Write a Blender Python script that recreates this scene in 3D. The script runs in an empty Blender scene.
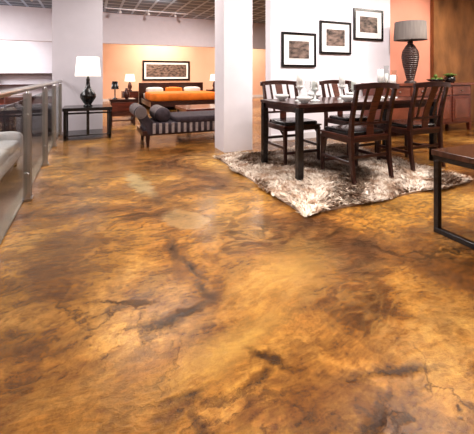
import bpy, math, random
from mathutils import Vector, Matrix
random.seed(7)
S=bpy.context.scene
S.view_settings.view_transform='Standard'
try: S.view_settings.look='Medium High Contrast'
except Exception: S.view_settings.look='None'
S.view_settings.exposure=-0.15

# ------------------------------------------------------------ materials
def newmat(name):
    m=bpy.data.materials.new(name); m.use_nodes=True
    nt=m.node_tree; b=nt.nodes['Principled BSDF']
    return m,nt,b
def mat(name,col,rough=0.5,metal=0.0,var=0.15,scale=6.0,bump=0.0,bscale=60.0,coat=0.0,stretch=(1,1,1),emit=0.0,detail=4):
    m,nt,b=newmat(name); N=nt.nodes; L=nt.links
    tc=N.new('ShaderNodeTexCoord'); mp=N.new('ShaderNodeMapping'); mp.inputs['Scale'].default_value=stretch
    L.new(tc.outputs['Object'],mp.inputs['Vector'])
    no=N.new('ShaderNodeTexNoise'); no.inputs['Scale'].default_value=scale; no.inputs['Detail'].default_value=detail
    L.new(mp.outputs[0],no.inputs['Vector'])
    r=N.new('ShaderNodeValToRGB')
    e=r.color_ramp.elements
    e[0].position=0.3; e[1].position=0.7
    e[0].color=[max(0,c*(1-var)) for c in col]+[1]; e[1].color=[min(1,c*(1+var)) for c in col]+[1]
    L.new(no.outputs['Fac'],r.inputs[0]); L.new(r.outputs[0],b.inputs['Base Color'])
    b.inputs['Roughness'].default_value=rough; b.inputs['Metallic'].default_value=metal
    b.inputs['Coat Weight'].default_value=coat
    if emit>0:
        L.new(r.outputs[0],b.inputs['Emission Color']); b.inputs['Emission Strength'].default_value=emit
    if bump>0:
        n2=N.new('ShaderNodeTexNoise'); n2.inputs['Scale'].default_value=bscale; n2.inputs['Detail'].default_value=3
        L.new(mp.outputs[0],n2.inputs['Vector'])
        bp=N.new('ShaderNodeBump'); bp.inputs['Strength'].default_value=bump; bp.inputs['Distance'].default_value=0.01
        L.new(n2.outputs['Fac'],bp.inputs['Height']); L.new(bp.outputs[0],b.inputs['Normal'])
    return m

M={}
M['wall']=mat('plaster_white',(0.76,0.71,0.75),0.7,var=0.02,bump=0.05)
M['wall_shaded']=mat('plaster_white_shaded',(0.60,0.56,0.60),0.7,var=0.02,bump=0.05)  # white plaster darkened: the left column's shade is put into the colour
M['peach']=mat('plaster_peach',(0.80,0.52,0.38),0.7,var=0.04,scale=1.5)
M['orange']=mat('plaster_salmon',(0.76,0.33,0.24),0.7,var=0.05,scale=2)
M['bronze']=mat('bronze_panel',(0.26,0.12,0.045),0.45,var=0.45,scale=3,bump=0.4,bscale=20,stretch=(1,1,.5))
M['trim']=mat('trim_white',(0.75,0.72,0.73),0.45,var=0.02)
M['black']=mat('black_lacquer',(0.012,0.009,0.009),0.25,var=0.3,coat=0.3)
M['espresso']=mat('espresso_wood',(0.042,0.013,0.009),0.28,var=0.5,scale=9,stretch=(1,1,8),coat=0.4)
M['splat']=mat('dark_cherry_wood',(0.085,0.023,0.013),0.3,var=0.5,scale=9,stretch=(1,1,8),coat=0.4)
M['mahog']=mat('mahogany_wood',(0.13,0.028,0.014),0.3,var=0.45,scale=5,stretch=(1,1,7),coat=0.4)
M['mahog2']=mat('mahogany_top',(0.17,0.05,0.027),0.2,var=0.35,scale=4,stretch=(1,8,1),coat=0.5)
M['darktop']=mat('dark_walnut_top',(0.075,0.030,0.018),0.22,var=0.4,scale=4,stretch=(1,8,1),coat=0.3)
M['steel']=mat('brushed_steel',(0.55,0.53,0.51),0.3,1.0,var=0.1)
M['shade']=mat('lamp_shade_white',(0.90,0.84,0.76),0.8,var=0.03,emit=0.75)
M['shadegr']=mat('lamp_shade_taupe',(0.20,0.17,0.155),0.8,var=0.12,scale=40,stretch=(1,1,.1))
M['navy']=mat('plum_fabric',(0.045,0.030,0.038),0.75,var=0.3,scale=20,bump=0.3,bscale=200)
M['stripe']=mat('stripe_fabric',(0.33,0.27,0.26),0.8,var=0.2,scale=30)
M['bedor']=mat('orange_blanket',(0.75,0.20,0.02),0.8,var=0.25,scale=3,bump=0.4,bscale=8)
M['linen']=mat('white_linen',(0.78,0.74,0.70),0.85,var=0.05,bump=0.2,bscale=20)
M['candle']=mat('candle_wax',(0.88,0.86,0.84),0.5,var=0.02)
M['ceramic']=mat('white_ceramic',(0.82,0.82,0.82),0.2,var=0.02)
M['green']=mat('green_leaf',(0.10,0.16,0.03),0.6,var=0.4)
M['sofa']=mat('cream_upholstery',(0.66,0.60,0.59),0.9,var=0.06,bump=0.2,bscale=120)
M['lower']=mat('lower_floor_stone',(0.30,0.20,0.16),0.3,var=0.2,scale=1.5)
M['print']=mat('sepia_print',(0.16,0.11,0.09),0.5,var=0.95,scale=9,stretch=(1,1,2),detail=8)
M['mount']=mat('picture_mount',(0.86,0.84,0.83),0.7,var=0.01)
M['curb']=mat('curb_stone',(0.36,0.27,0.21),0.4,var=0.15)

def glass_mat():
    m=bpy.data.materials.new('clear_glass'); m.use_nodes=True; nt=m.node_tree; N=nt.nodes; L=nt.links
    N.clear(); o=N.new('ShaderNodeOutputMaterial'); mx=N.new('ShaderNodeMixShader'); t=N.new('ShaderNodeBsdfTransparent'); g=N.new('ShaderNodeBsdfGlossy')
    t.inputs[0].default_value=(0.90,0.93,0.92,1); g.inputs['Roughness'].default_value=0.02
    lw=N.new('ShaderNodeLayerWeight'); lw.inputs['Blend'].default_value=0.10
    mm=N.new('ShaderNodeMath'); mm.operation='MULTIPLY'; mm.inputs[1].default_value=.45
    L.new(lw.outputs['Fresnel'],mm.inputs[0]); L.new(mm.outputs[0],mx.inputs[0]); L.new(t.outputs[0],mx.inputs[1]); L.new(g.outputs[0],mx.inputs[2]); L.new(mx.outputs[0],o.inputs[0])
    return m
M['glass']=glass_mat()

def carved_mat():
    m,nt,b=newmat('carved_dark_wood'); N=nt.nodes; L=nt.links
    tc=N.new('ShaderNodeTexCoord'); w=N.new('ShaderNodeTexWave'); w.bands_direction='Z'
    w.inputs['Scale'].default_value=9; w.inputs['Distortion'].default_value=2.0; w.inputs['Detail'].default_value=3
    L.new(tc.outputs['Object'],w.inputs['Vector'])
    r=N.new('ShaderNodeValToRGB'); r.color_ramp.elements[0].color=(0.010,0.006,0.006,1); r.color_ramp.elements[1].color=(0.11,0.06,0.05,1)
    L.new(w.outputs['Fac'],r.inputs[0]); L.new(r.outputs[0],b.inputs['Base Color']); b.inputs['Roughness'].default_value=.35
    bp=N.new('ShaderNodeBump'); bp.inputs['Strength'].default_value=.8; bp.inputs['Distance'].default_value=.01
    L.new(w.outputs['Fac'],bp.inputs['Height']); L.new(bp.outputs[0],b.inputs['Normal'])
    return m
M['carved']=carved_mat()

def ceiling_mat():
    m,nt,b=newmat('ceiling_grid'); N=nt.nodes; L=nt.links
    tc=N.new('ShaderNodeTexCoord'); br=N.new('ShaderNodeTexBrick'); br.offset=0
    br.inputs['Scale'].default_value=1.0; br.inputs['Brick Width'].default_value=0.4; br.inputs['Row Height'].default_value=0.4
    br.inputs['Mortar Size'].default_value=0.035; br.inputs['Color1'].default_value=(0.17,0.22,0.29,1); br.inputs['Color2'].default_value=(0.21,0.26,0.33,1); br.inputs['Mortar'].default_value=(0.50,0.62,0.76,1)
    L.new(tc.outputs['Object'],br.inputs['Vector']); L.new(br.outputs['Color'],b.inputs['Base Color']); b.inputs['Roughness'].default_value=.8
    return m
M['ceil']=ceiling_mat()

def floor_mat():
    m,nt,b=newmat('acid_stained_floor'); N=nt.nodes; L=nt.links
    def noise(vec,scale,detail=6,dist=0.0,rough=.55):
        n=N.new('ShaderNodeTexNoise'); n.inputs['Scale'].default_value=scale; n.inputs['Detail'].default_value=detail
        n.inputs['Distortion'].default_value=dist; n.inputs['Roughness'].default_value=rough; L.new(vec,n.inputs['Vector']); return n
    def math_(op,a,b_=None,clamp=False):
        n=N.new('ShaderNodeMath'); n.operation=op; n.use_clamp=clamp
        for i,v in enumerate((a,b_)):
            if v is None: continue
            if isinstance(v,(int,float)): n.inputs[i].default_value=v
            else: L.new(v,n.inputs[i])
        return n.outputs[0]
    def mixc(f,a,c,mode='MIX'):
        n=N.new('ShaderNodeMix'); n.data_type='RGBA'; n.blend_type=mode
        if isinstance(f,(int,float)): n.inputs[0].default_value=f
        else: L.new(f,n.inputs[0])
        for i,v in ((6,a),(7,c)):
            if isinstance(v,tuple): n.inputs[i].default_value=v+(1,)
            else: L.new(v,n.inputs[i])
        return n.outputs[2]
    def ramp(f,stops):
        r=N.new('ShaderNodeValToRGB'); e=r.color_ramp.elements
        while len(e)<len(stops): e.new(0.5)
        for i,(p,c) in enumerate(stops):
            e[i].position=p; e[i].color=c+(1,)
        L.new(f,r.inputs[0]); return r.outputs[0]
    def warpby(scale,detail,amt,rough=.5):
        wn=noise(co,scale,detail,0,rough)
        vm=N.new('ShaderNodeVectorMath'); vm.operation='SUBTRACT'; L.new(wn.outputs['Color'],vm.inputs[0]); vm.inputs[1].default_value=(.5,.5,.5)
        vs=N.new('ShaderNodeVectorMath'); vs.operation='SCALE'; L.new(vm.outputs[0],vs.inputs[0]); vs.inputs['Scale'].default_value=amt
        va=N.new('ShaderNodeVectorMath'); va.operation='ADD'; L.new(co,va.inputs[0]); L.new(vs.outputs[0],va.inputs[1])
        return va.outputs[0]
    tc=N.new('ShaderNodeTexCoord'); co=tc.outputs['Object']
    warp=warpby(1.7,5,.8)
    warp2=warpby(6.0,9,.20,.65)
    n1=noise(warp,0.85,9,0.5,.60)
    base=ramp(n1.outputs['Fac'],[(0.34,(0.065,0.022,0.004)),(0.43,(0.150,0.058,0.011)),(0.50,(0.265,0.117,0.023)),(0.57,(0.38,0.188,0.042)),(0.67,(0.52,0.30,0.088))])
    mp=N.new('ShaderNodeMapping'); mp.inputs['Rotation'].default_value=(0,0,0.5); mp.inputs['Scale'].default_value=(2.0,4.2,1); L.new(warp2,mp.inputs['Vector'])
    n2=noise(mp.outputs[0],1.6,10,0.0,.68)
    st=ramp(n2.outputs['Fac'],[(0.38,(0.42,0.34,0.28)),(0.50,(1,1,1)),(0.64,(1.5,1.5,1.45))])
    c=mixc(0.72,base,st,'MULTIPLY')
    # trowel texture: fine grain, pits and sharp ridges
    mq=N.new('ShaderNodeMapping'); mq.inputs['Rotation'].default_value=(0,0,-0.7); mq.inputs['Scale'].default_value=(9,34,1); L.new(warpby(1.2,3,.5),mq.inputs['Vector'])
    n5=noise(mq.outputs[0],1.3,6,0,.65)
    n6=noise(warp2,30,6,0,.7)
    mr_=N.new('ShaderNodeMapping'); mr_.inputs['Rotation'].default_value=(0,0,0.9); mr_.inputs['Scale'].default_value=(4,10,1); L.new(warpby(2.2,5,.4),mr_.inputs['Vector'])
    n7=noise(mr_.outputs[0],1.0,8,0.3,.62)
    ridge=math_('SUBTRACT',1.0,math_('MULTIPLY',math_('ABSOLUTE',math_('SUBTRACT',n7.outputs['Fac'],.5)),12.0),True)
    fine=math_('ADD',math_('MULTIPLY',n5.outputs['Fac'],.5),math_('MULTIPLY',n6.outputs['Fac'],.5))
    st2=ramp(fine,[(0.40,(0.50,0.40,0.33)),(0.5,(1,1,1)),(0.60,(1.45,1.45,1.45))])
    c=mixc(0.75,c,st2,'MULTIPLY')
    patch=noise(co,1.6,3)
    pm=math_('MULTIPLY',math_('SUBTRACT',patch.outputs['Fac'],.42),5.0,True)
    rg=math_('MULTIPLY',ridge,pm,True)
    c=mixc(math_('MULTIPLY',rg,0.28),c,(0.62,0.37,0.12))
    # thin dark cracks
    n3=noise(warp2,1.0,6,0.9)
    v=math_('ABSOLUTE',math_('SUBTRACT',n3.outputs['Fac'],0.5))
    v=math_('SUBTRACT',1.0,math_('MULTIPLY',v,80.0),True)
    n4=noise(co,1.1,3)
    v=math_('MULTIPLY',v,math_('MULTIPLY',math_('SUBTRACT',n4.outputs['Fac'],0.42),4.5,True),True)
    c=mixc(math_('MULTIPLY',v,0.9),c,(0.025,0.008,0.003))
    warp3=warpby(11.0,9,.13,.72)
    # break the stains up with noise so their edges feather
    br=noise(warp2,9,6,0,.7)
    brk=math_('ADD',0.45,math_('MULTIPLY',math_('SUBTRACT',br.outputs['Fac'],.38),3.2,True))
    def blob(cx,cy,rx,ry,rot,soft=0.5,w=None):
        p=N.new('ShaderNodeMapping'); p.vector_type='TEXTURE'
        p.inputs['Location'].default_value=(cx,cy,0); p.inputs['Rotation'].default_value=(0,0,rot); p.inputs['Scale'].default_value=(rx,ry,1000)
        L.new(w or warp2,p.inputs['Vector'])
        l=N.new('ShaderNodeVectorMath'); l.operation='LENGTH'; L.new(p.outputs[0],l.inputs[0])
        mr=N.new('ShaderNodeMapRange'); mr.inputs['From Min'].default_value=1.0; mr.inputs['From Max'].default_value=1.0-soft
        L.new(l.outputs['Value'],mr.inputs[0]); return mr.outputs[0]
    D=(0.026,0.008,0.0025)
    crack=None
    for (cx,cy,rx,ry,rot,soft,s,col) in [
        (-0.15,2.0,0.42,0.8,0,.95,.70,(0.050,0.016,0.007)),
        (-0.05,1.0,0.3,0.8,0,.95,.35,(0.09,0.032,0.009)),
        (1.5,1.0,0.6,0.25,0.2,.9,.35,(0.11,0.036,0.008)),
        (0.3,4.8,0.25,0.8,0.1,.9,.5,(0.10,0.04,0.015)),
        (0.95,1.50,0.45,0.25,0.3,.95,.45,(0.60,0.34,0.09)),
        (0.50,1.18,0.40,0.10,0.2,.9,.45,(0.58,0.34,0.09)),
        (0.95,2.4,0.30,0.50,0.0,.9,.25,(0.55,0.32,0.09)),
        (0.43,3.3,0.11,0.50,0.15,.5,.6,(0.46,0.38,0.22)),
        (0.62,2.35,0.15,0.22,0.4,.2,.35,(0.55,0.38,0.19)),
        (0.48,1.70,0.14,0.42,0.05,.95,.45,(0.10,0.035,0.010)),
        (0.33,1.42,0.26,0.11,0.1,.95,.45,(0.10,0.035,0.010)),
        (0.45,1.98,0.034,0.26,-0.1,.9,.95,D),
        (0.50,1.74,0.028,0.19,0.25,.8,.95,D),
        (0.50,1.52,0.046,0.15,0.1,.8,.95,D),
        (0.40,1.43,0.16,0.032,0.2,.8,.95,D),
        (0.27,1.40,0.12,0.042,-0.1,.8,.95,D),
        (0.14,1.60,0.20,0.018,-0.45,.8,.9,D),
        (0.60,1.06,0.030,0.14,0.6,.8,.9,D),
        (0.52,1.02,0.09,0.026,0.3,.8,.8,D),
        (0.26,1.03,0.12,0.034,0.2,.8,.92,D),
        (0.30,0.93,0.026,0.11,0.2,.8,.85,D),
        (0.95,0.86,0.30,0.026,-0.3,.9,.85,D),
        (0.75,0.74,0.16,0.024,0.5,.9,.85,D),
        (1.45,1.75,0.22,0.018,0.3,.8,.8,D),
        (1.2,1.05,0.05,0.28,0.9,.9,.6,(0.05,0.016,0.005))]:
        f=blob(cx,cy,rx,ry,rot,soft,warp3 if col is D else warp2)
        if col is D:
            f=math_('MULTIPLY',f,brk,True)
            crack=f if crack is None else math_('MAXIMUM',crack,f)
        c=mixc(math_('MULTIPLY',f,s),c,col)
    L.new(c,b.inputs['Base Color'])
    rr=N.new('ShaderNodeMapRange'); rr.inputs['From Min'].default_value=.35; rr.inputs['From Max'].default_value=.65; rr.inputs['To Min'].default_value=.07; rr.inputs['To Max'].default_value=.26
    L.new(n2.outputs['Fac'],rr.inputs[0]); L.new(rr.outputs[0],b.inputs['Roughness'])
    b.inputs['Coat Weight'].default_value=0.32; b.inputs['Coat Roughness'].default_value=0.03; b.inputs['Coat IOR'].default_value=1.45
    b.inputs['Specular IOR Level'].default_value=.40
    b.inputs['Specular Tint'].default_value=(1.0,0.74,0.44,1)
    h=math_('ADD',math_('MULTIPLY',fine,1.0),math_('MULTIPLY',n2.outputs['Fac'],.7))
    h=math_('ADD',h,math_('MULTIPLY',rg,0.20))
    h=math_('SUBTRACT',h,math_('MULTIPLY',v,0.3))
    h=math_('SUBTRACT',h,math_('MULTIPLY',crack,0.6))
    bp=N.new('ShaderNodeBump'); bp.inputs['Strength'].default_value=.8; bp.inputs['Distance'].default_value=.020
    L.new(h,bp.inputs['Height']); L.new(bp.outputs[0],b.inputs['Normal'])
    nb2=N.new('ShaderNodeBump'); nb2.inputs['Strength'].default_value=.25; nb2.inputs['Distance'].default_value=.005
    L.new(h,nb2.inputs['Height']); L.new(nb2.outputs[0],b.inputs['Coat Normal'])
    return m
M['floor']=floor_mat()

def rug_mat():
    m,nt,b=newmat('shag_rug'); N=nt.nodes; L=nt.links
    g=N.new('ShaderNodeNewGeometry'); r=N.new('ShaderNodeValToRGB'); e=r.color_ramp.elements
    st=[(0,(0.26,0.17,0.12)),(0.12,(0.47,0.35,0.28)),(0.4,(0.64,0.52,0.43)),(0.7,(0.77,0.66,0.56)),(1,(0.88,0.80,0.72))]
    while len(e)<len(st): e.new(.5)
    for i,(p,c) in enumerate(st): e[i].position=p; e[i].color=c+(1,)
    tc=N.new('ShaderNodeTexCoord'); no=N.new('ShaderNodeTexNoise'); no.inputs['Scale'].default_value=8; no.inputs['Detail'].default_value=4; L.new(tc.outputs['Object'],no.inputs['Vector'])
    mu=N.new('ShaderNodeMix'); mu.data_type='RGBA'; mu.blend_type='MULTIPLY'; mu.inputs[0].default_value=1
    r2=N.new('ShaderNodeValToRGB'); r2.color_ramp.elements[0].position=.38; r2.color_ramp.elements[0].color=(.58,.47,.40,1); r2.color_ramp.elements[1].position=.53; r2.color_ramp.elements[1].color=(1,1,1,1)
    L.new(no.outputs['Fac'],r2.inputs[0])
    L.new(g.outputs['Random Per Island'],r.inputs[0]); L.new(r.outputs[0],mu.inputs[6]); L.new(r2.outputs[0],mu.inputs[7]); L.new(mu.outputs[2],b.inputs['Base Color']); b.inputs['Roughness'].default_value=.8
    b.inputs['Specular IOR Level'].default_value=.2
    return m
M['rug']=rug_mat()
M['rugbase']=mat('rug_backing',(0.48,0.37,0.30),0.9,var=.3,scale=20)

# ------------------------------------------------------------ builder
class B:
    def __init__(s,name): s.n=name; s.v=[]; s.f=[]; s.mi=[]; s.sm=[]; s.ms=[]
    def m(s,k):
        if k not in s.ms: s.ms.append(k)
        return s.ms.index(k)
    def rings(s,rings,k,caps=True,smooth=False,closed=False):
        i0=len(s.v); n=len(rings[0]); mi=s.m(k)
        for r in rings: s.v+= [tuple(p) for p in r]
        R=len(rings)
        for a in range(R if closed else R-1):
            b_=(a+1)%R
            for j in range(n):
                j2=(j+1)%n
                s.f.append((i0+a*n+j,i0+a*n+j2,i0+b_*n+j2,i0+b_*n+j)); s.mi.append(mi); s.sm.append(smooth)
        if caps and not closed:
            s.f.append(tuple(i0+j for j in range(n))[::-1]); s.mi.append(mi); s.sm.append(False)
            s.f.append(tuple(i0+(R-1)*n+j for j in range(n))); s.mi.append(mi); s.sm.append(False)
    def box(s,x0,x1,y0,y1,z0,z1,k):
        s.rings([[(x0,y0,z),(x1,y0,z),(x1,y1,z),(x0,y1,z)] for z in (z0,z1)],k)
    def loft(s,pts,plane,k,smooth=False):
        R=[]
        for (x,y,z,a,b_) in pts:
            q=[(-a,-b_),(a,-b_),(a,b_),(-a,b_)]
            if plane=='xy': R.append([(x+i,y+j,z) for i,j in q])
            elif plane=='yz': R.append([(x,y+i,z+j) for i,j in q])
            else: R.append([(x+i,y,z+j) for i,j in q])
        s.rings(R,k,smooth=smooth)
    def lathe(s,cx,cy,prof,k,n=28,smooth=True,caps=True,sx=1,sy=1):
        s.rings([[(cx+sx*r*math.cos(2*math.pi*j/n),cy+sy*r*math.sin(2*math.pi*j/n),z) for j in range(n)] for r,z in prof],k,caps=caps,smooth=smooth)
    def tube(s,pts,r,k,n=10):
        R=[]
        for i,p in enumerate(pts):
            p=Vector(p); d=(Vector(pts[min(i+1,len(pts)-1)])-Vector(pts[max(i-1,0)])).normalized()
            up=Vector((0,0,1)) if abs(d.z)<.9 else Vector((1,0,0))
            a=d.cross(up).normalized(); c=a.cross(d)
            rr=r[i] if isinstance(r,(list,tuple)) else r
            R.append([p+a*rr*math.cos(2*math.pi*j/n)+c*rr*math.sin(2*math.pi*j/n) for j in range(n)])
        s.rings(R,k,smooth=True)
    def cushion(s,x0,x1,y0,y1,z0,z1,k,e=0.35,n=20,m=9):
        cx,cy,cz=(x0+x1)/2,(y0+y1)/2,(z0+z1)/2; ax,ay,az=(x1-x0)/2,(y1-y0)/2,(z1-z0)/2
        def p(v,e): return math.copysign(abs(v)**e,v)
        R=[]
        for i in range(m+1):
            t=-math.pi/2+math.pi*i/m; t=max(-1.55,min(1.55,t))
            R.append([(cx+ax*p(math.cos(t),e)*p(math.cos(2*math.pi*j/n),e),cy+ay*p(math.cos(t),e)*p(math.sin(2*math.pi*j/n),e),cz+az*p(math.sin(t),e)) for j in range(n)])
        s.rings(R,k,smooth=True)
    def done(s,loc=(0,0,0),rot=0,bevel=0.0):
        me=bpy.data.meshes.new(s.n); me.from_pydata(s.v,[],s.f); 
        for k in s.ms: me.materials.append(M[k])
        me.polygons.foreach_set('material_index',s.mi); me.polygons.foreach_set('use_smooth',s.sm); me.update()
        o=bpy.data.objects.new(s.n,me); S.collection.objects.link(o); o.location=loc; o.rotation_euler=(0,0,rot)
        if bevel>0:
            md=o.modifiers.new('bevel','BEVEL'); md.width=bevel; md.segments=2; md.limit_method='ANGLE'; md.angle_limit=math.radians(50)
        return o
def boxobj(name,x0,x1,y0,y1,z0,z1,k,bevel=0):
    b=B(name); b.box(x0,x1,y0,y1,z0,z1,k); return b.done(bevel=bevel)

H=2.95; LOW=-0.6
# ------------------------------------------------------------ room shell
boxobj('floor',-0.50,9.5,-4,14.2,-0.30,0.0,'floor')
boxobj('floor_lower_hall',-9,-0.5,-4,16.2,LOW-0.1,LOW,'lower')
boxobj('wall_floor_riser',-0.53,-0.5,-4,14.2,LOW,-0.30,'wall')
boxobj('trim_floor_edge',-0.56,-0.5,-4,6.79,-0.32,0.012,'curb')
boxobj('ceiling',-9,9.5,-4,16.2,H,H+0.1,'ceil')
boxobj('wall_behind_camera',-9,9.5,-4.15,-4,LOW,H,'wall')
boxobj('wall_right',9.35,9.5,-4,14.2,0,H,'wall')
boxobj('wall_left',-9.15,-9,-4,16.2,LOW,H,'wall')
boxobj('wall_back_hall',-9,-0.5,16.0,16.2,LOW,H,'wall')
boxobj('wall_bedroom_back',-0.5,9.35,14.0,14.2,0,H,'peach')
boxobj('wall_bedroom_left',-0.5,-0.35,11.2,14.0,0,H,'peach')
boxobj('wall_header',-9,9.35,11.0,11.2,2.0,H,'wall')
boxobj('wall_partition',2.57,5.10,4.55,4.72,0,H,'wall')
boxobj('wall_orange',5.10,9.35,4.78,4.95,0,H,'orange')
boxobj('wall_bronze_panel',6.5,9.3,4.70,4.775,0,H,'bronze')
boxobj('column_centre',1.63,2.05,4.14,4.50,0,H,'wall')
boxobj('column_left',-0.62,0.22,6.80,7.30,0,H,'wall_shaded')
boxobj('baseboard_partition',2.57,5.10,4.53,4.55,0,0.10,'trim')
boxobj('baseboard_bedroom',-0.35,9.35,13.98,14.0,0,0.10,'trim')
boxobj('baseboard_orange',5.10,6.5,4.76,4.78,0,0.10,'trim')

# ------------------------------------------------------------ rug
def make_rug(x0,x1,y0,y1):
    b=B('shag_rug'); b.box(x0+.02,x1-.02,y0+.02,y1-.02,0.0,0.016,'rugbase')
    n=int((x1-x0)*(y1-y0)*8500)
    for i in range(n):
        x=random.uniform(x0,x1); y=random.uniform(y0,y1)
        x+=0.03*math.sin(y*9); y+=0.03*math.sin(x*8)
        a=random.gauss(2.5*math.sin(x*5.1+1.7*math.sin(y*4)),.8); L=random.uniform(.03,.065); w=random.uniform(.004,.010)
        lean=random.uniform(.6,1.45); h=L*math.cos(lean*.8)
        dx,dy=math.cos(a),math.sin(a); px,py=-dy*w,dx*w
        pr=[]
        for t in (0,.5,1):
            q=L*math.sin(lean)*t*t; z=.012+h*(t-.25*t*t)
            ww=(1,.9,.45)[int(t*2)]
            pr.append(((x+dx*q-px*ww,y+dy*q-py*ww,z),(x+dx*q+px*ww,y+dy*q+py*ww,z)))
        i0=len(b.v); mi=b.m('rug')
        for p in pr: b.v+=list(p)
        b.f+=[(i0,i0+1,i0+3,i0+2),(i0+2,i0+3,i0+5,i0+4)]; b.mi+=[mi,mi]; b.sm+=[True,True]
    return b.done()
make_rug(1.42,3.38,2.03,3.9)

# ------------------------------------------------------------ dining set
def dining_table(x0,x1,y0,y1,z0=.018):
    b=B('dining_table'); t=.75
    b.box(x0,x1,y0,y1,t-.035,t,'espresso')
    b.box(x0+.03,x1-.03,y0+.03,y1-.03,t-.09,t-.035,'espresso')
    for x in (x0+.035,x1-.035):
        for y in (y0+.035,y1-.035):
            b.box(x-.03,x+.03,y-.03,y+.03,z0,t-.035,'black')
    return b.done(bevel=.004)
dining_table(1.80,3.75,2.66,3.43)

def chair(loc,rot):
    b=B('dining_chair'); k='espresso'; w=.235
    for sx in (-1,1):
        b.loft([(sx*w,-.035,0,.016,.016),(sx*w,.0,.22,.018,.02),(sx*w,.01,.44,.019,.022),(sx*w,-.005,.60,.018,.02),(sx*w,-.04,.76,.017,.018),(sx*w,-.075,.90,.016,.016)],'xy',k)
        b.loft([(sx*w*.97,.43,0,.014,.014),(sx*w*.97,.425,.40,.02,.02)],'xy',k)
        b.box(sx*w-.011,sx*w+.011,.0,.43,.17,.20,k)
        b.box(sx*w-.015,sx*w+.015,.0,.43,.375,.425,k)
        b.loft([(sx*w,.40,.33,.010,.012),(sx*w,.34,.375,.010,.012)],'xy',k)
    b.box(-w,w,.41,.44,.375,.425,k); b.box(-w,w,-.005,.025,.375,.425,k)
    b.box(-w,w,.415,.435,.11,.14,k); b.box(-w,w,0,.02,.22,.25,k)
    b.box(-w-.02,w+.02,-.01,.455,.42,.437,'splat')
    b.cushion(-w+.0,w-.0,.02,.445,.425,.475,'black',e=.3)
    n=10; b.loft([(-.275+.55*i/n, -.078-.035*(1-(2*i/n-1)**2), .898+.018*(1-abs(2*i/n-1)**2), .013,.026) for i in range(n+1)],'yz',k)
    b.loft([(0,.012,.43,.046,.007),(0,.01,.55,.042,.007),(0,-.02,.66,.042,.007),(0,-.07,.78,.046,.007),(0,-.112,.90,.05,.007)],'xy','splat')
    for sx in (-1,1):
        b.loft([(sx*.125,.010,.55,.014,.006),(sx*.125,-.02,.66,.014,.006),(sx*.125,-.062,.78,.014,.006),(sx*.125,-.10,.90,.014,.006)],'xy',k)
    b.box(-w,w,-.004,.018,.535,.56,k)
    return b.done(loc=(loc[0],loc[1],.02),rot=rot,bevel=.003)
chair((2.46,2.42),0)
chair((3.33,2.50),0.0)
chair((2.24,3.66),math.pi)
chair((3.15,3.66),math.pi)

def candle(x,y,h,r=.042):
    b=B('candle_holder'); z=.75
    b.lathe(x,y,[(r*1.3,z),(r*1.3,z+.006),(r*.3,z+.02),(r*.25,z+h*.35),(r*1.0,z+h*.45),(r*1.15,z+h*.47)],'ceramic')
    b.lathe(x,y,[(r*.8,z+h*.47),(r*.8,z+h)],'candle')
    b.tube([(x,y,z+h-.002),(x+.001,y,z+h+.012)],.0015,'black',n=5)
    b.done()
for x,y,h in [(2.08,3.05,.33),(2.23,2.98,.27),(2.66,3.05,.32),(2.81,3.02,.26),(3.26,3.05,.35),(3.41,3.0,.28)]: candle(x,y,h)
def bowl(x,y,r=.085,z=.75,k='ceramic',name='bowl'):
    b=B(name); b.lathe(x,y,[(r*.4,z),(r*.45,z+.01),(r*.8,z+.03),(r,z+.06),(r*.96,z+.06),(r*.7,z+.03),(r*.3,z+.016)],k); b.done()
bowl(1.98,3.25); bowl(1.98,2.82); bowl(2.45,3.28); bowl(3.0,3.25); bowl(2.5,2.78)
def glassware(x,y):
    b=B('wine_glass'); z=.75
    b.lathe(x,y,[(.035,z),(.035,z+.003),(.004,z+.01),(.004,z+.09),(.025,z+.11),(.038,z+.15),(.032,z+.21)],'glass',n=18,caps=False); b.done()
for x,y in [(2.12,2.86),(2.62,2.84),(2.35,3.28),(3.1,2.9)]: glassware(x,y)

# ------------------------------------------------------------ framed prints
def picture(name,x0,x1,z0,z1,y,mt=.10,fw=.035):
    b=B(name)
    b.box(x0,x1,y-.035,y-.003,z0,z0+fw,'black'); b.box(x0,x1,y-.035,y-.003,z1-fw,z1,'black')
    b.box(x0,x0+fw,y-.035,y-.003,z0+fw,z1-fw,'black'); b.box(x1-fw,x1,y-.035,y-.003,z0+fw,z1-fw,'black')
    b.box(x0+fw,x1-fw,y-.02,y-.003,z0+fw,z1-fw,'mount')
    b.box(x0+fw+mt,x1-fw-mt,y-.024,y-.02,z0+fw+mt,z1-fw-mt,'print')
    b.done()
picture('framed_print',2.753,3.404,1.16,1.71,4.55)
picture('framed_print',3.485,4.145,1.385,1.935,4.55)
picture('framed_print',4.213,4.896,1.65,2.20,4.55)
picture('framed_panorama',1.95,3.92,.80,1.62,14.0,mt=.08,fw=.07)

# ------------------------------------------------------------ sideboard, lamp, decor
def sideboard(x0,x1,y0,y1,h):
    b=B('sideboard')
    b.box(x0,x1,y0,y1,h-.045,h,'mahog2')
    b.box(x0+.04,x1-.04,y0+.03,y1,.14,h-.045,'mahog')
    for x in (x0+.06,x1-.06):
        for y in (y0+.06,y1-.04): b.loft([(x,y,0,.025,.025),(x,y,.14,.035,.035)],'xy','mahog')
    n=4; w=(x1-x0-.16)/n
    for i in range(n):
        a=x0+.08+i*w
        b.box(a+.015,a+w-.015,y0+.012,y0+.03,h-.22,h-.07,'mahog2')
        b.box(a+.015,a+w-.015,y0+.012,y0+.03,.18,h-.245,'mahog')
        b.box(a+.07,a+w-.07,y0+.004,y0+.012,.24,h-.30,'mahog2')
        b.lathe(a+w/2,y0+.004,[(.012,h-.155),(.012,h-.135)],'steel',n=10)
    b.done(bevel=.005)
sideboard(4.35,6.62,3.98,4.5,.89)
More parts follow.
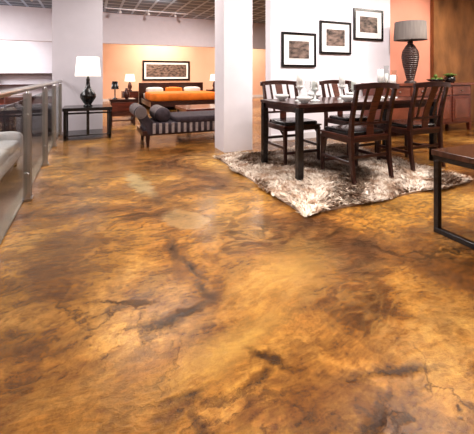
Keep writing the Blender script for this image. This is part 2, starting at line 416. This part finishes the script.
def lathe_lamp(name,x,y,z,body,shade,kb,ks):
    b=B(name)
    b.lathe(x,y,[(r,z+h) for r,h in body],kb)
    (r0,h0),(r1,h1)=shade
    b.lathe(x,y,[(r0,z+h0),(r1,z+h1),(r1-.006,z+h1),(r0-.006,z+h0)],ks,n=36,caps=False)
    b.tube([(x,y,z+body[-1][1]),(x,y,z+h1)],.006,'steel',n=6)
    b.lathe(x,y,[(.03,z+h0+.06),(.035,z+h0+.12),(.01,z+h0+.16)],'candle',n=12)
    for a in (0,2.09,4.19): b.tube([(x,y,z+h1-.015),(x+(r1-.004)*math.cos(a),y+(r1-.004)*math.sin(a),z+h1-.015)],.003,'steel',n=5)
    b.done()
lathe_lamp('carved_table_lamp',5.22,4.22,.89,[(.10,0),(.10,.02),(.06,.04),(.075,.12),(.12,.30),(.145,.46),(.13,.56),(.075,.66),(.04,.70),(.05,.72),(.03,.75)],((.27,.76),(.255,1.08)),'carved','shadegr')
bowl(5.95,4.25,.17,.89,'black','fruit_bowl')
b=B('succulent_arrangement')
b.lathe(6.25,4.2,[(.07,.89),(.10,.93),(.09,1.0),(.085,1.0),(.08,.98)],'black')
for i in range(34):
    a=i*2.4; r=.03+.10*(i/34); dx,dy=math.cos(a),math.sin(a)
    b.tube([(6.25,4.2,.98),(6.25+dx*r*.6,4.2+dy*r*.6,1.03),(6.25+dx*r*1.1,4.2+dy*r*1.1,1.07-.04*i/34)],[.012,.016,.002],'green',n=6)
b.done()
b=B('fruit_pile')
for dx,dy,dz in [(0,0,.06),(.07,.03,.06),(-.07,.02,.06),(.02,-.07,.06),(.0,.02,.12)]:
    b.lathe(5.95+dx,4.25+dy,[(.003,.89+dz-.035),(.028,.89+dz-.02),(.037,.89+dz),(.028,.89+dz+.025),(.004,.89+dz+.034)],'green',n=14)
b.done()
for x,h in ((4.62,.30),(4.80,.22)):
    b=B('glass_vase'); b.lathe(x,4.2,[(.04,.89),(.05,.90),(.055,.89+h*.5),(.03,.89+h*.8),(.045,.89+h)],'glass',n=20,caps=False)
    b.lathe(x,4.2,[(.028,.893),(.028,.89+h*.55)],'candle',n=16); b.done()

# ------------------------------------------------------------ low table on the right
def sled_table(name,x0,x1,y0,y1,h,t=.028,top='darktop',th=.035):
    b=B(name); b.box(x0-.01,x1+.01,y0-.01,y1+.01,h-th,h,top)
    for x in (x0,x1-t):
        b.box(x,x+t,y0,y1,0,t,'black'); b.box(x,x+t,y0,y1,h-th-t,h-th,'black')
        for y in (y0,y1-t): b.box(x,x+t,y,y+t,t,h-th-t,'black')
    for y in (y0,y1-t): b.box(x0+t,x1-t,y,y+t,h-th-t,h-th,'black')
    b.done(bevel=.003)
sled_table('side_table',2.07,3.15,.55,1.50,.54,t=.034)

# ------------------------------------------------------------ lamp table on the left
def open_table(name,x0,x1,y0,y1,h):
    b=B(name); t=.042
    b.box(x0-.015,x1+.015,y0-.015,y1+.015,h-.05,h,'black')
    for x in (x0,x1-t):
        for y in (y0,y1-t): b.box(x,x+t,y,y+t,0,h-.04,'black')
        b.box(x,x+t,y0,y1,.04,.065,'black')
    for y in (y0,y1-t): b.box(x0,x1,y,y+t,h-.10,h-.075,'black')
    b.box(x0,x1,y0,y1,.065,.08,'black')
    xm=(x0+x1)/2; b.box(xm-t/2,xm+t/2,y0,y0+t,.08,h-.04,'black')
    b.done(bevel=.003)
open_table('lamp_table',-.38,.32,5.85,6.38,.51)
lathe_lamp('table_lamp',-.03,6.12,.51,[(.07,0),(.07,.015),(.05,.03),(.09,.09),(.125,.15),(.12,.20),(.07,.27),(.035,.33),(.025,.42),(.03,.44),(.015,.50)],((.20,.50),(.17,.82)),'black','shade')
b=B('nightstand'); x0,x1,y0,y1=.36,.86,7.1,7.55
b.box(x0,x1,y0,y1,.50,.54,'espresso'); b.box(x0+.02,x1-.02,y0+.02,y1,.20,.50,'splat')
b.box(x0+.04,x1-.04,y0+.008,y0+.02,.29,.48,'mahog')
for x in (x0+.03,x1-.03):
    for y in (y0+.04,y1-.03): b.box(x-.02,x+.02,y-.02,y+.02,0,.30,'espresso')
b.box(x0+.02,x1-.02,y0+.02,y1,.10,.12,'espresso'); b.done(bevel=.004)
lathe_lamp('small_lamp',.47,7.3,.54,[(.05,0),(.05,.01),(.012,.03),(.012,.2),(.02,.22)],((.075,.2),(.055,.36)),'black','black')
b=B('vase'); b.lathe(.70,7.32,[(.03,.54),(.06,.58),(.07,.64),(.04,.70),(.025,.74),(.03,.76)],'splat'); b.done()

# ------------------------------------------------------------ daybed
b=B('daybed')
x0,x1,y0,y1=.62,2.30,4.85,5.55
b.box(x0+.06,x1-.02,y0+.03,y1-.03,.16,.23,'espresso')
b.cushion(x0+.10,x1,y0,y1,.17,.35,'navy',e=.25,n=32)
b.cushion(x0+.5,x1-.05,y0-.01,y1+.01,.31,.42,'navy',e=.25,n=32)
for i in range(16):
    xs=x0+.20+i*.09; b.box(xs,xs+.04,y0-.003,y0+.02,.19,.335,'stripe')
for x in (x0+.14,x1-.10):
    for y in (y0+.08,y1-.08): b.loft([(x,y,0,.018,.018),(x,y,.17,.03,.03)],'xy','espresso')
prof=[(.14,.18),(.10,.30),(.03,.40),(-.03,.45),(-.05,.51),(-.02,.565),(.04,.58),(.09,.55),(.11,.50),(.15,.42),(.22,.34),(.26,.20)]
b.rings([[(x0+px,y,pz) for px,pz in prof] for y in (y0+.02,y1-.02)],'navy',smooth=False)
n=20
b.rings([[(x0+.035+r*math.cos(2*math.pi*j/n),y,.50+r*math.sin(2*math.pi*j/n)) for j in range(n)] for y,r in ((y0-.02,.03),(y0-.015,.075),(y0+.02,.088),(y1-.02,.088),(y1+.015,.075),(y1+.02,.03))],'navy',smooth=True)
for i in range(4):
    r=.08-.02*i
    b.rings([[(x0+.035+rr*math.cos(2*math.pi*j/n),y0-.022-.002*i,.50+rr*math.sin(2*math.pi*j/n)) for j in range(n)] for rr in (r,r-.009)],'stripe',caps=False)
for i in range(9):
    y=y0+.05+i*.07; b.rings([[(x0+.035+r*math.cos(2*math.pi*j/n),yy,.50+r*math.sin(2*math.pi*j/n)) for j in range(n)] for yy in (y,y+.028) for r in (.0905,)],'stripe',caps=False,smooth=True)
b.rings([[(x0+.36+r*math.cos(2*math.pi*j/n),y,.44+r*math.sin(2*math.pi*j/n)) for j in range(n)] for y,r in ((y0+.04,.02),(y0+.05,.09),(y0+.10,.115),(y1-.10,.115),(y1-.05,.09),(y1-.04,.02))],'navy',smooth=True)
for i in range(7):
    y=y0+.11+i*.075; b.rings([[(x0+.36+.1165*math.cos(2*math.pi*j/n),yy,.44+.1165*math.sin(2*math.pi*j/n)) for j in range(n)] for yy in (y,y+.032)],'stripe',caps=False,smooth=True)
b.done()

# coffee table behind the column
b=B('coffee_table'); x0,x1,y0,y1=1.62,2.75,6.0,6.9
b.box(x0,x1,y0,y1,.34,.40,'mahog'); b.box(x0+.05,x1-.05,y0+.05,y1-.05,.28,.34,'espresso')
for x in (x0+.06,x1-.06):
    for y in (y0+.06,y1-.06): b.box(x-.035,x+.035,y-.035,y+.035,0,.34,'espresso')
b.done(bevel=.005)

# ------------------------------------------------------------ bed
b=B('bed'); x0,x1,y0,y1=1.58,3.76,9.7,11.8
b.box(x0,x1,y0,y1,.10,.26,'espresso')
for x in (x0+.1,x1-.1):
    for y in (y0+.1,y1-.1): b.box(x-.05,x+.05,y-.05,y+.05,0,.12,'espresso')
b.box(x0-.05,x1+.05,y1,y1+.1,.0,.76,'espresso')
b.cushion(x0+.05,x1-.05,y0+.05,y1-.02,.24,.44,'linen',e=.2,n=32)
b.cushion(x0+.02,x1-.02,y0+.02,y1-.6,.25,.50,'bedor',e=.22,n=40)
for i in range(3):
    b.cushion(x0+.14+i*.65,x0+.70+i*.65,y1-.55,y1-.1,.42,.62,'linen' if i!=1 else 'bedor',e=.55)
b.done()
def nightstand2(x,y):
    b=B('bedside_table'); b.box(x-.25,x+.25,y-.22,y+.22,.12,.5,'espresso'); b.box(x-.22,x+.22,y-.235,y-.22,.3,.47,'mahog')
    for i in (-1,1):
        for j in (-1,1): b.box(x+i*.2-.02,x+i*.2+.02,y+j*.17-.02,y+j*.17+.02,0,.12,'espresso')
    b.done()
nightstand2(1.2,11.5); nightstand2(4.15,11.5)
for x in (1.2,4.15):
    lathe_lamp('bedside_lamp',x,11.5,.5,[(.08,0),(.08,.02),(.04,.05),(.07,.14),(.05,.25),(.02,.3)],((.17,.32),(.13,.56)),'splat','shade')

# ------------------------------------------------------------ railing
b=B('glass_railing'); X=-.47; ys=[-1.45,-.28,.89,2.05,3.22,4.39,5.45,6.50]
for y in ys:
    for dy in (-.028,.028):
        b.box(X-.025,X+.025,y+dy-.006,y+dy+.006,0.0,.88,'steel')
    b.box(X-.035,X+.035,y-.045,y+.045,.013,.022,'steel')
    for z in (.22,.70): b.tube([(X,y-.06,z),(X,y+.06,z)],.016,'steel')
    b.tube([(X,y,.80),(X,y,.905)],.01,'steel')
b.tube([(X,ys[0]-.3,.92),(X,6.78,.92)],.022,'steel',n=14)
for a,c in zip(ys[:-1],ys[1:]): b.box(X-.005,X+.005,a+.045,c-.045,.07,.84,'glass')
b.done()

# ------------------------------------------------------------ lower hall furniture
def sofa(loc,rot,k='sofa'):
    b=B('sofa'); w=1.0
    b.box(-w+.1,w-.1,-.38,.38,.10,.22,'espresso')
    b.cushion(-w,w,-.42,.42,.16,.36,k,e=.2,n=32)
    for i in (-1,0): b.cushion(i*.80+.0,i*.80+.80,-.42,.28,.33,.50,k,e=.3)
    b.cushion(-w,w,.22,.46,.2,.80,k,e=.25,n=32)
    for i in (-1,0): b.cushion(i*.80,i*.80+.80,.08,.30,.46,.86,k,e=.45)
    for s_ in (-1,1): b.cushion(s_*.9-.12,s_*.9+.12,-.44,.42,.12,.62,k,e=.35)
    for x in (-.85,.85):
        for y in (-.33,.33): b.box(x-.03,x+.03,y-.03,y+.03,0,.18,'espresso')
    b.done(loc=(loc[0],loc[1],LOW),rot=rot)
sofa((-1.55,6.2),math.radians(90)); sofa((-2.9,8.2),0)
sofa((-1.6,10.6),math.pi,'navy')
b=B('display_console')
b.box(-3.6,-1.1,14.6,15.1,LOW+.75,LOW+.82,'espresso')
for x in (-3.5,-1.25):
    b.box(x,x+.08,14.65,15.05,LOW,LOW+.75,'espresso')
b.box(-3.4,-1.25,14.7,15.05,LOW+.3,LOW+.75,'mahog'); b.done()
b=B('armchair')
b.cushion(-2.6,-1.9,12.6,13.3,LOW+.2,LOW+.48,'splat'); b.cushion(-2.6,-1.9,13.15,13.4,LOW+.3,LOW+.98,'splat'); b.cushion(-2.7,-2.52,12.6,13.3,LOW+.2,LOW+.66,'splat'); b.cushion(-1.98,-1.8,12.6,13.3,LOW+.2,LOW+.66,'splat')
for x in (-2.5,-2.0):
    for y in (12.7,13.2): b.box(x-.02,x+.02,y-.02,y+.02,LOW,LOW+.25,'espresso')
b.done()
b=B('display_shelf')
for z in (1.2,1.65): b.box(-3.3,-1.4,15.65,15.999,LOW+z,LOW+z+.05,'espresso')
b.box(-3.34,-3.3,15.65,15.999,LOW+.7,LOW+1.7,'espresso'); b.box(-1.4,-1.36,15.65,15.999,LOW+.7,LOW+1.7,'espresso'); b.done()

# ------------------------------------------------------------ ceiling tracks, added fill lamps
def track(x0,x1,y,n,name='track_light'):
    b=B(name); b.box(x0,x1,y-.015,y+.015,H-.03,H-.002,'trim')
    for i in range(n):
        x=x0+(i+.5)*(x1-x0)/n
        b.tube([(x,y,H-.03),(x,y,H-.07)],.01,'trim'); b.tube([(x,y+.04,H-.07),(x,y-.06,H-.12)],[.025,.036],'trim',n=14)
    b.done()
track(.4,2.8,10.2,3); track(-3.2,-.9,9.4,3)

def area(name,loc,size,power,col=(1,.95,.9),rot=(0,0,0),sy=None):
    l=bpy.data.lights.new(name,'AREA'); l.energy=power; l.color=col; l.size=size
    if sy: l.shape='RECTANGLE'; l.size_y=sy
    o=bpy.data.objects.new(name,l); S.collection.objects.link(o); o.location=loc; o.rotation_euler=rot; return o
area('ceiling_fill',(3.2,2.2,2.90),1.6,115)  # area lamps added out of view to light the room, no panels modelled
area('ceiling_fill',(.7,2.0,2.90),1.2,50,(1,.92,.84))
area('ceiling_fill',(.8,-1.2,2.90),1.4,85,(1,.92,.84))
area('ceiling_fill',(1.0,5.4,2.90),1.4,65)
area('ceiling_fill',(6.8,2.2,2.90),1.6,120,(1,.9,.8))
area('ceiling_fill',(3.6,8.4,2.90),1.8,110)
area('bedroom_fill',(2.6,12.6,2.85),1.6,160,(1,.88,.74))  # bedroom lamps added to brighten it, unseen above the header
area('bedroom_fill',(6.5,12.6,2.85),1.4,110,(1,.82,.68))
area('hall_fill',(-4,5,2.85),3.0,300,(1,.97,.97))  # lamps added to brighten the hall, no fixture stands here
area('hall_fill',(-3,8.8,2.85),1.5,130,(1,1,1))
area('hall_fill',(-4,13.5,2.85),3.0,400,(1,1,1))
def spot(loc,tgt,power,ang=50,col=(1,.90,.78)):  # unseen spots added for warm floor highlights and to wash the walls
    l=bpy.data.lights.new('added_spot','SPOT'); l.energy=power; l.color=col; l.spot_size=math.radians(ang); l.spot_blend=.8; l.shadow_soft_size=.05
    o=bpy.data.objects.new('added_spot',l); S.collection.objects.link(o); o.location=loc
    o.rotation_euler=(Vector(tgt)-Vector(loc)).to_track_quat('-Z','Y').to_euler()
W=(1,.95,.93)
spot((3.0,2.6,2.88),(3.1,4.5,1.4),140,75,W)
spot((4.3,2.6,2.88),(4.4,4.5,1.5),140,75,W)
spot((6.2,2.9,2.88),(5.8,4.7,1.5),160,80)
spot((1.2,2.6,2.88),(.9,1.6,0),210,50,(1,.88,.70))
spot((.9,1.2,2.88),(.55,1.0,0),170,48,(1,.88,.70))
spot((1.0,4.6,2.88),(.9,2.9,0),110,42,(1,.88,.72))
spot((1.6,2.0,2.88),(1.8,4.3,1.3),100,45,W)
spot((2.4,1.6,2.88),(2.2,2.6,0),60,60,W)
spot((1.6,8.0,2.88),(1.6,11,2.3),130,100,W)
spot((-3,8.0,2.88),(-3,11,2.3),110,100,W)

w=bpy.data.worlds.new('world'); S.world=w; w.use_nodes=True
w.node_tree.nodes['Background'].inputs[0].default_value=(.9,.92,1,1); w.node_tree.nodes['Background'].inputs[1].default_value=.3

# ------------------------------------------------------------ camera (level, shift lens)
c=bpy.data.cameras.new('camera'); co=bpy.data.objects.new('camera',c); S.collection.objects.link(co); S.camera=co
co.location=(0,0,1.03); co.rotation_euler=(math.radians(90),0,-math.radians(23.7))
c.sensor_width=36; c.lens=36*335/474; c.shift_y=-142/474; c.clip_start=.05
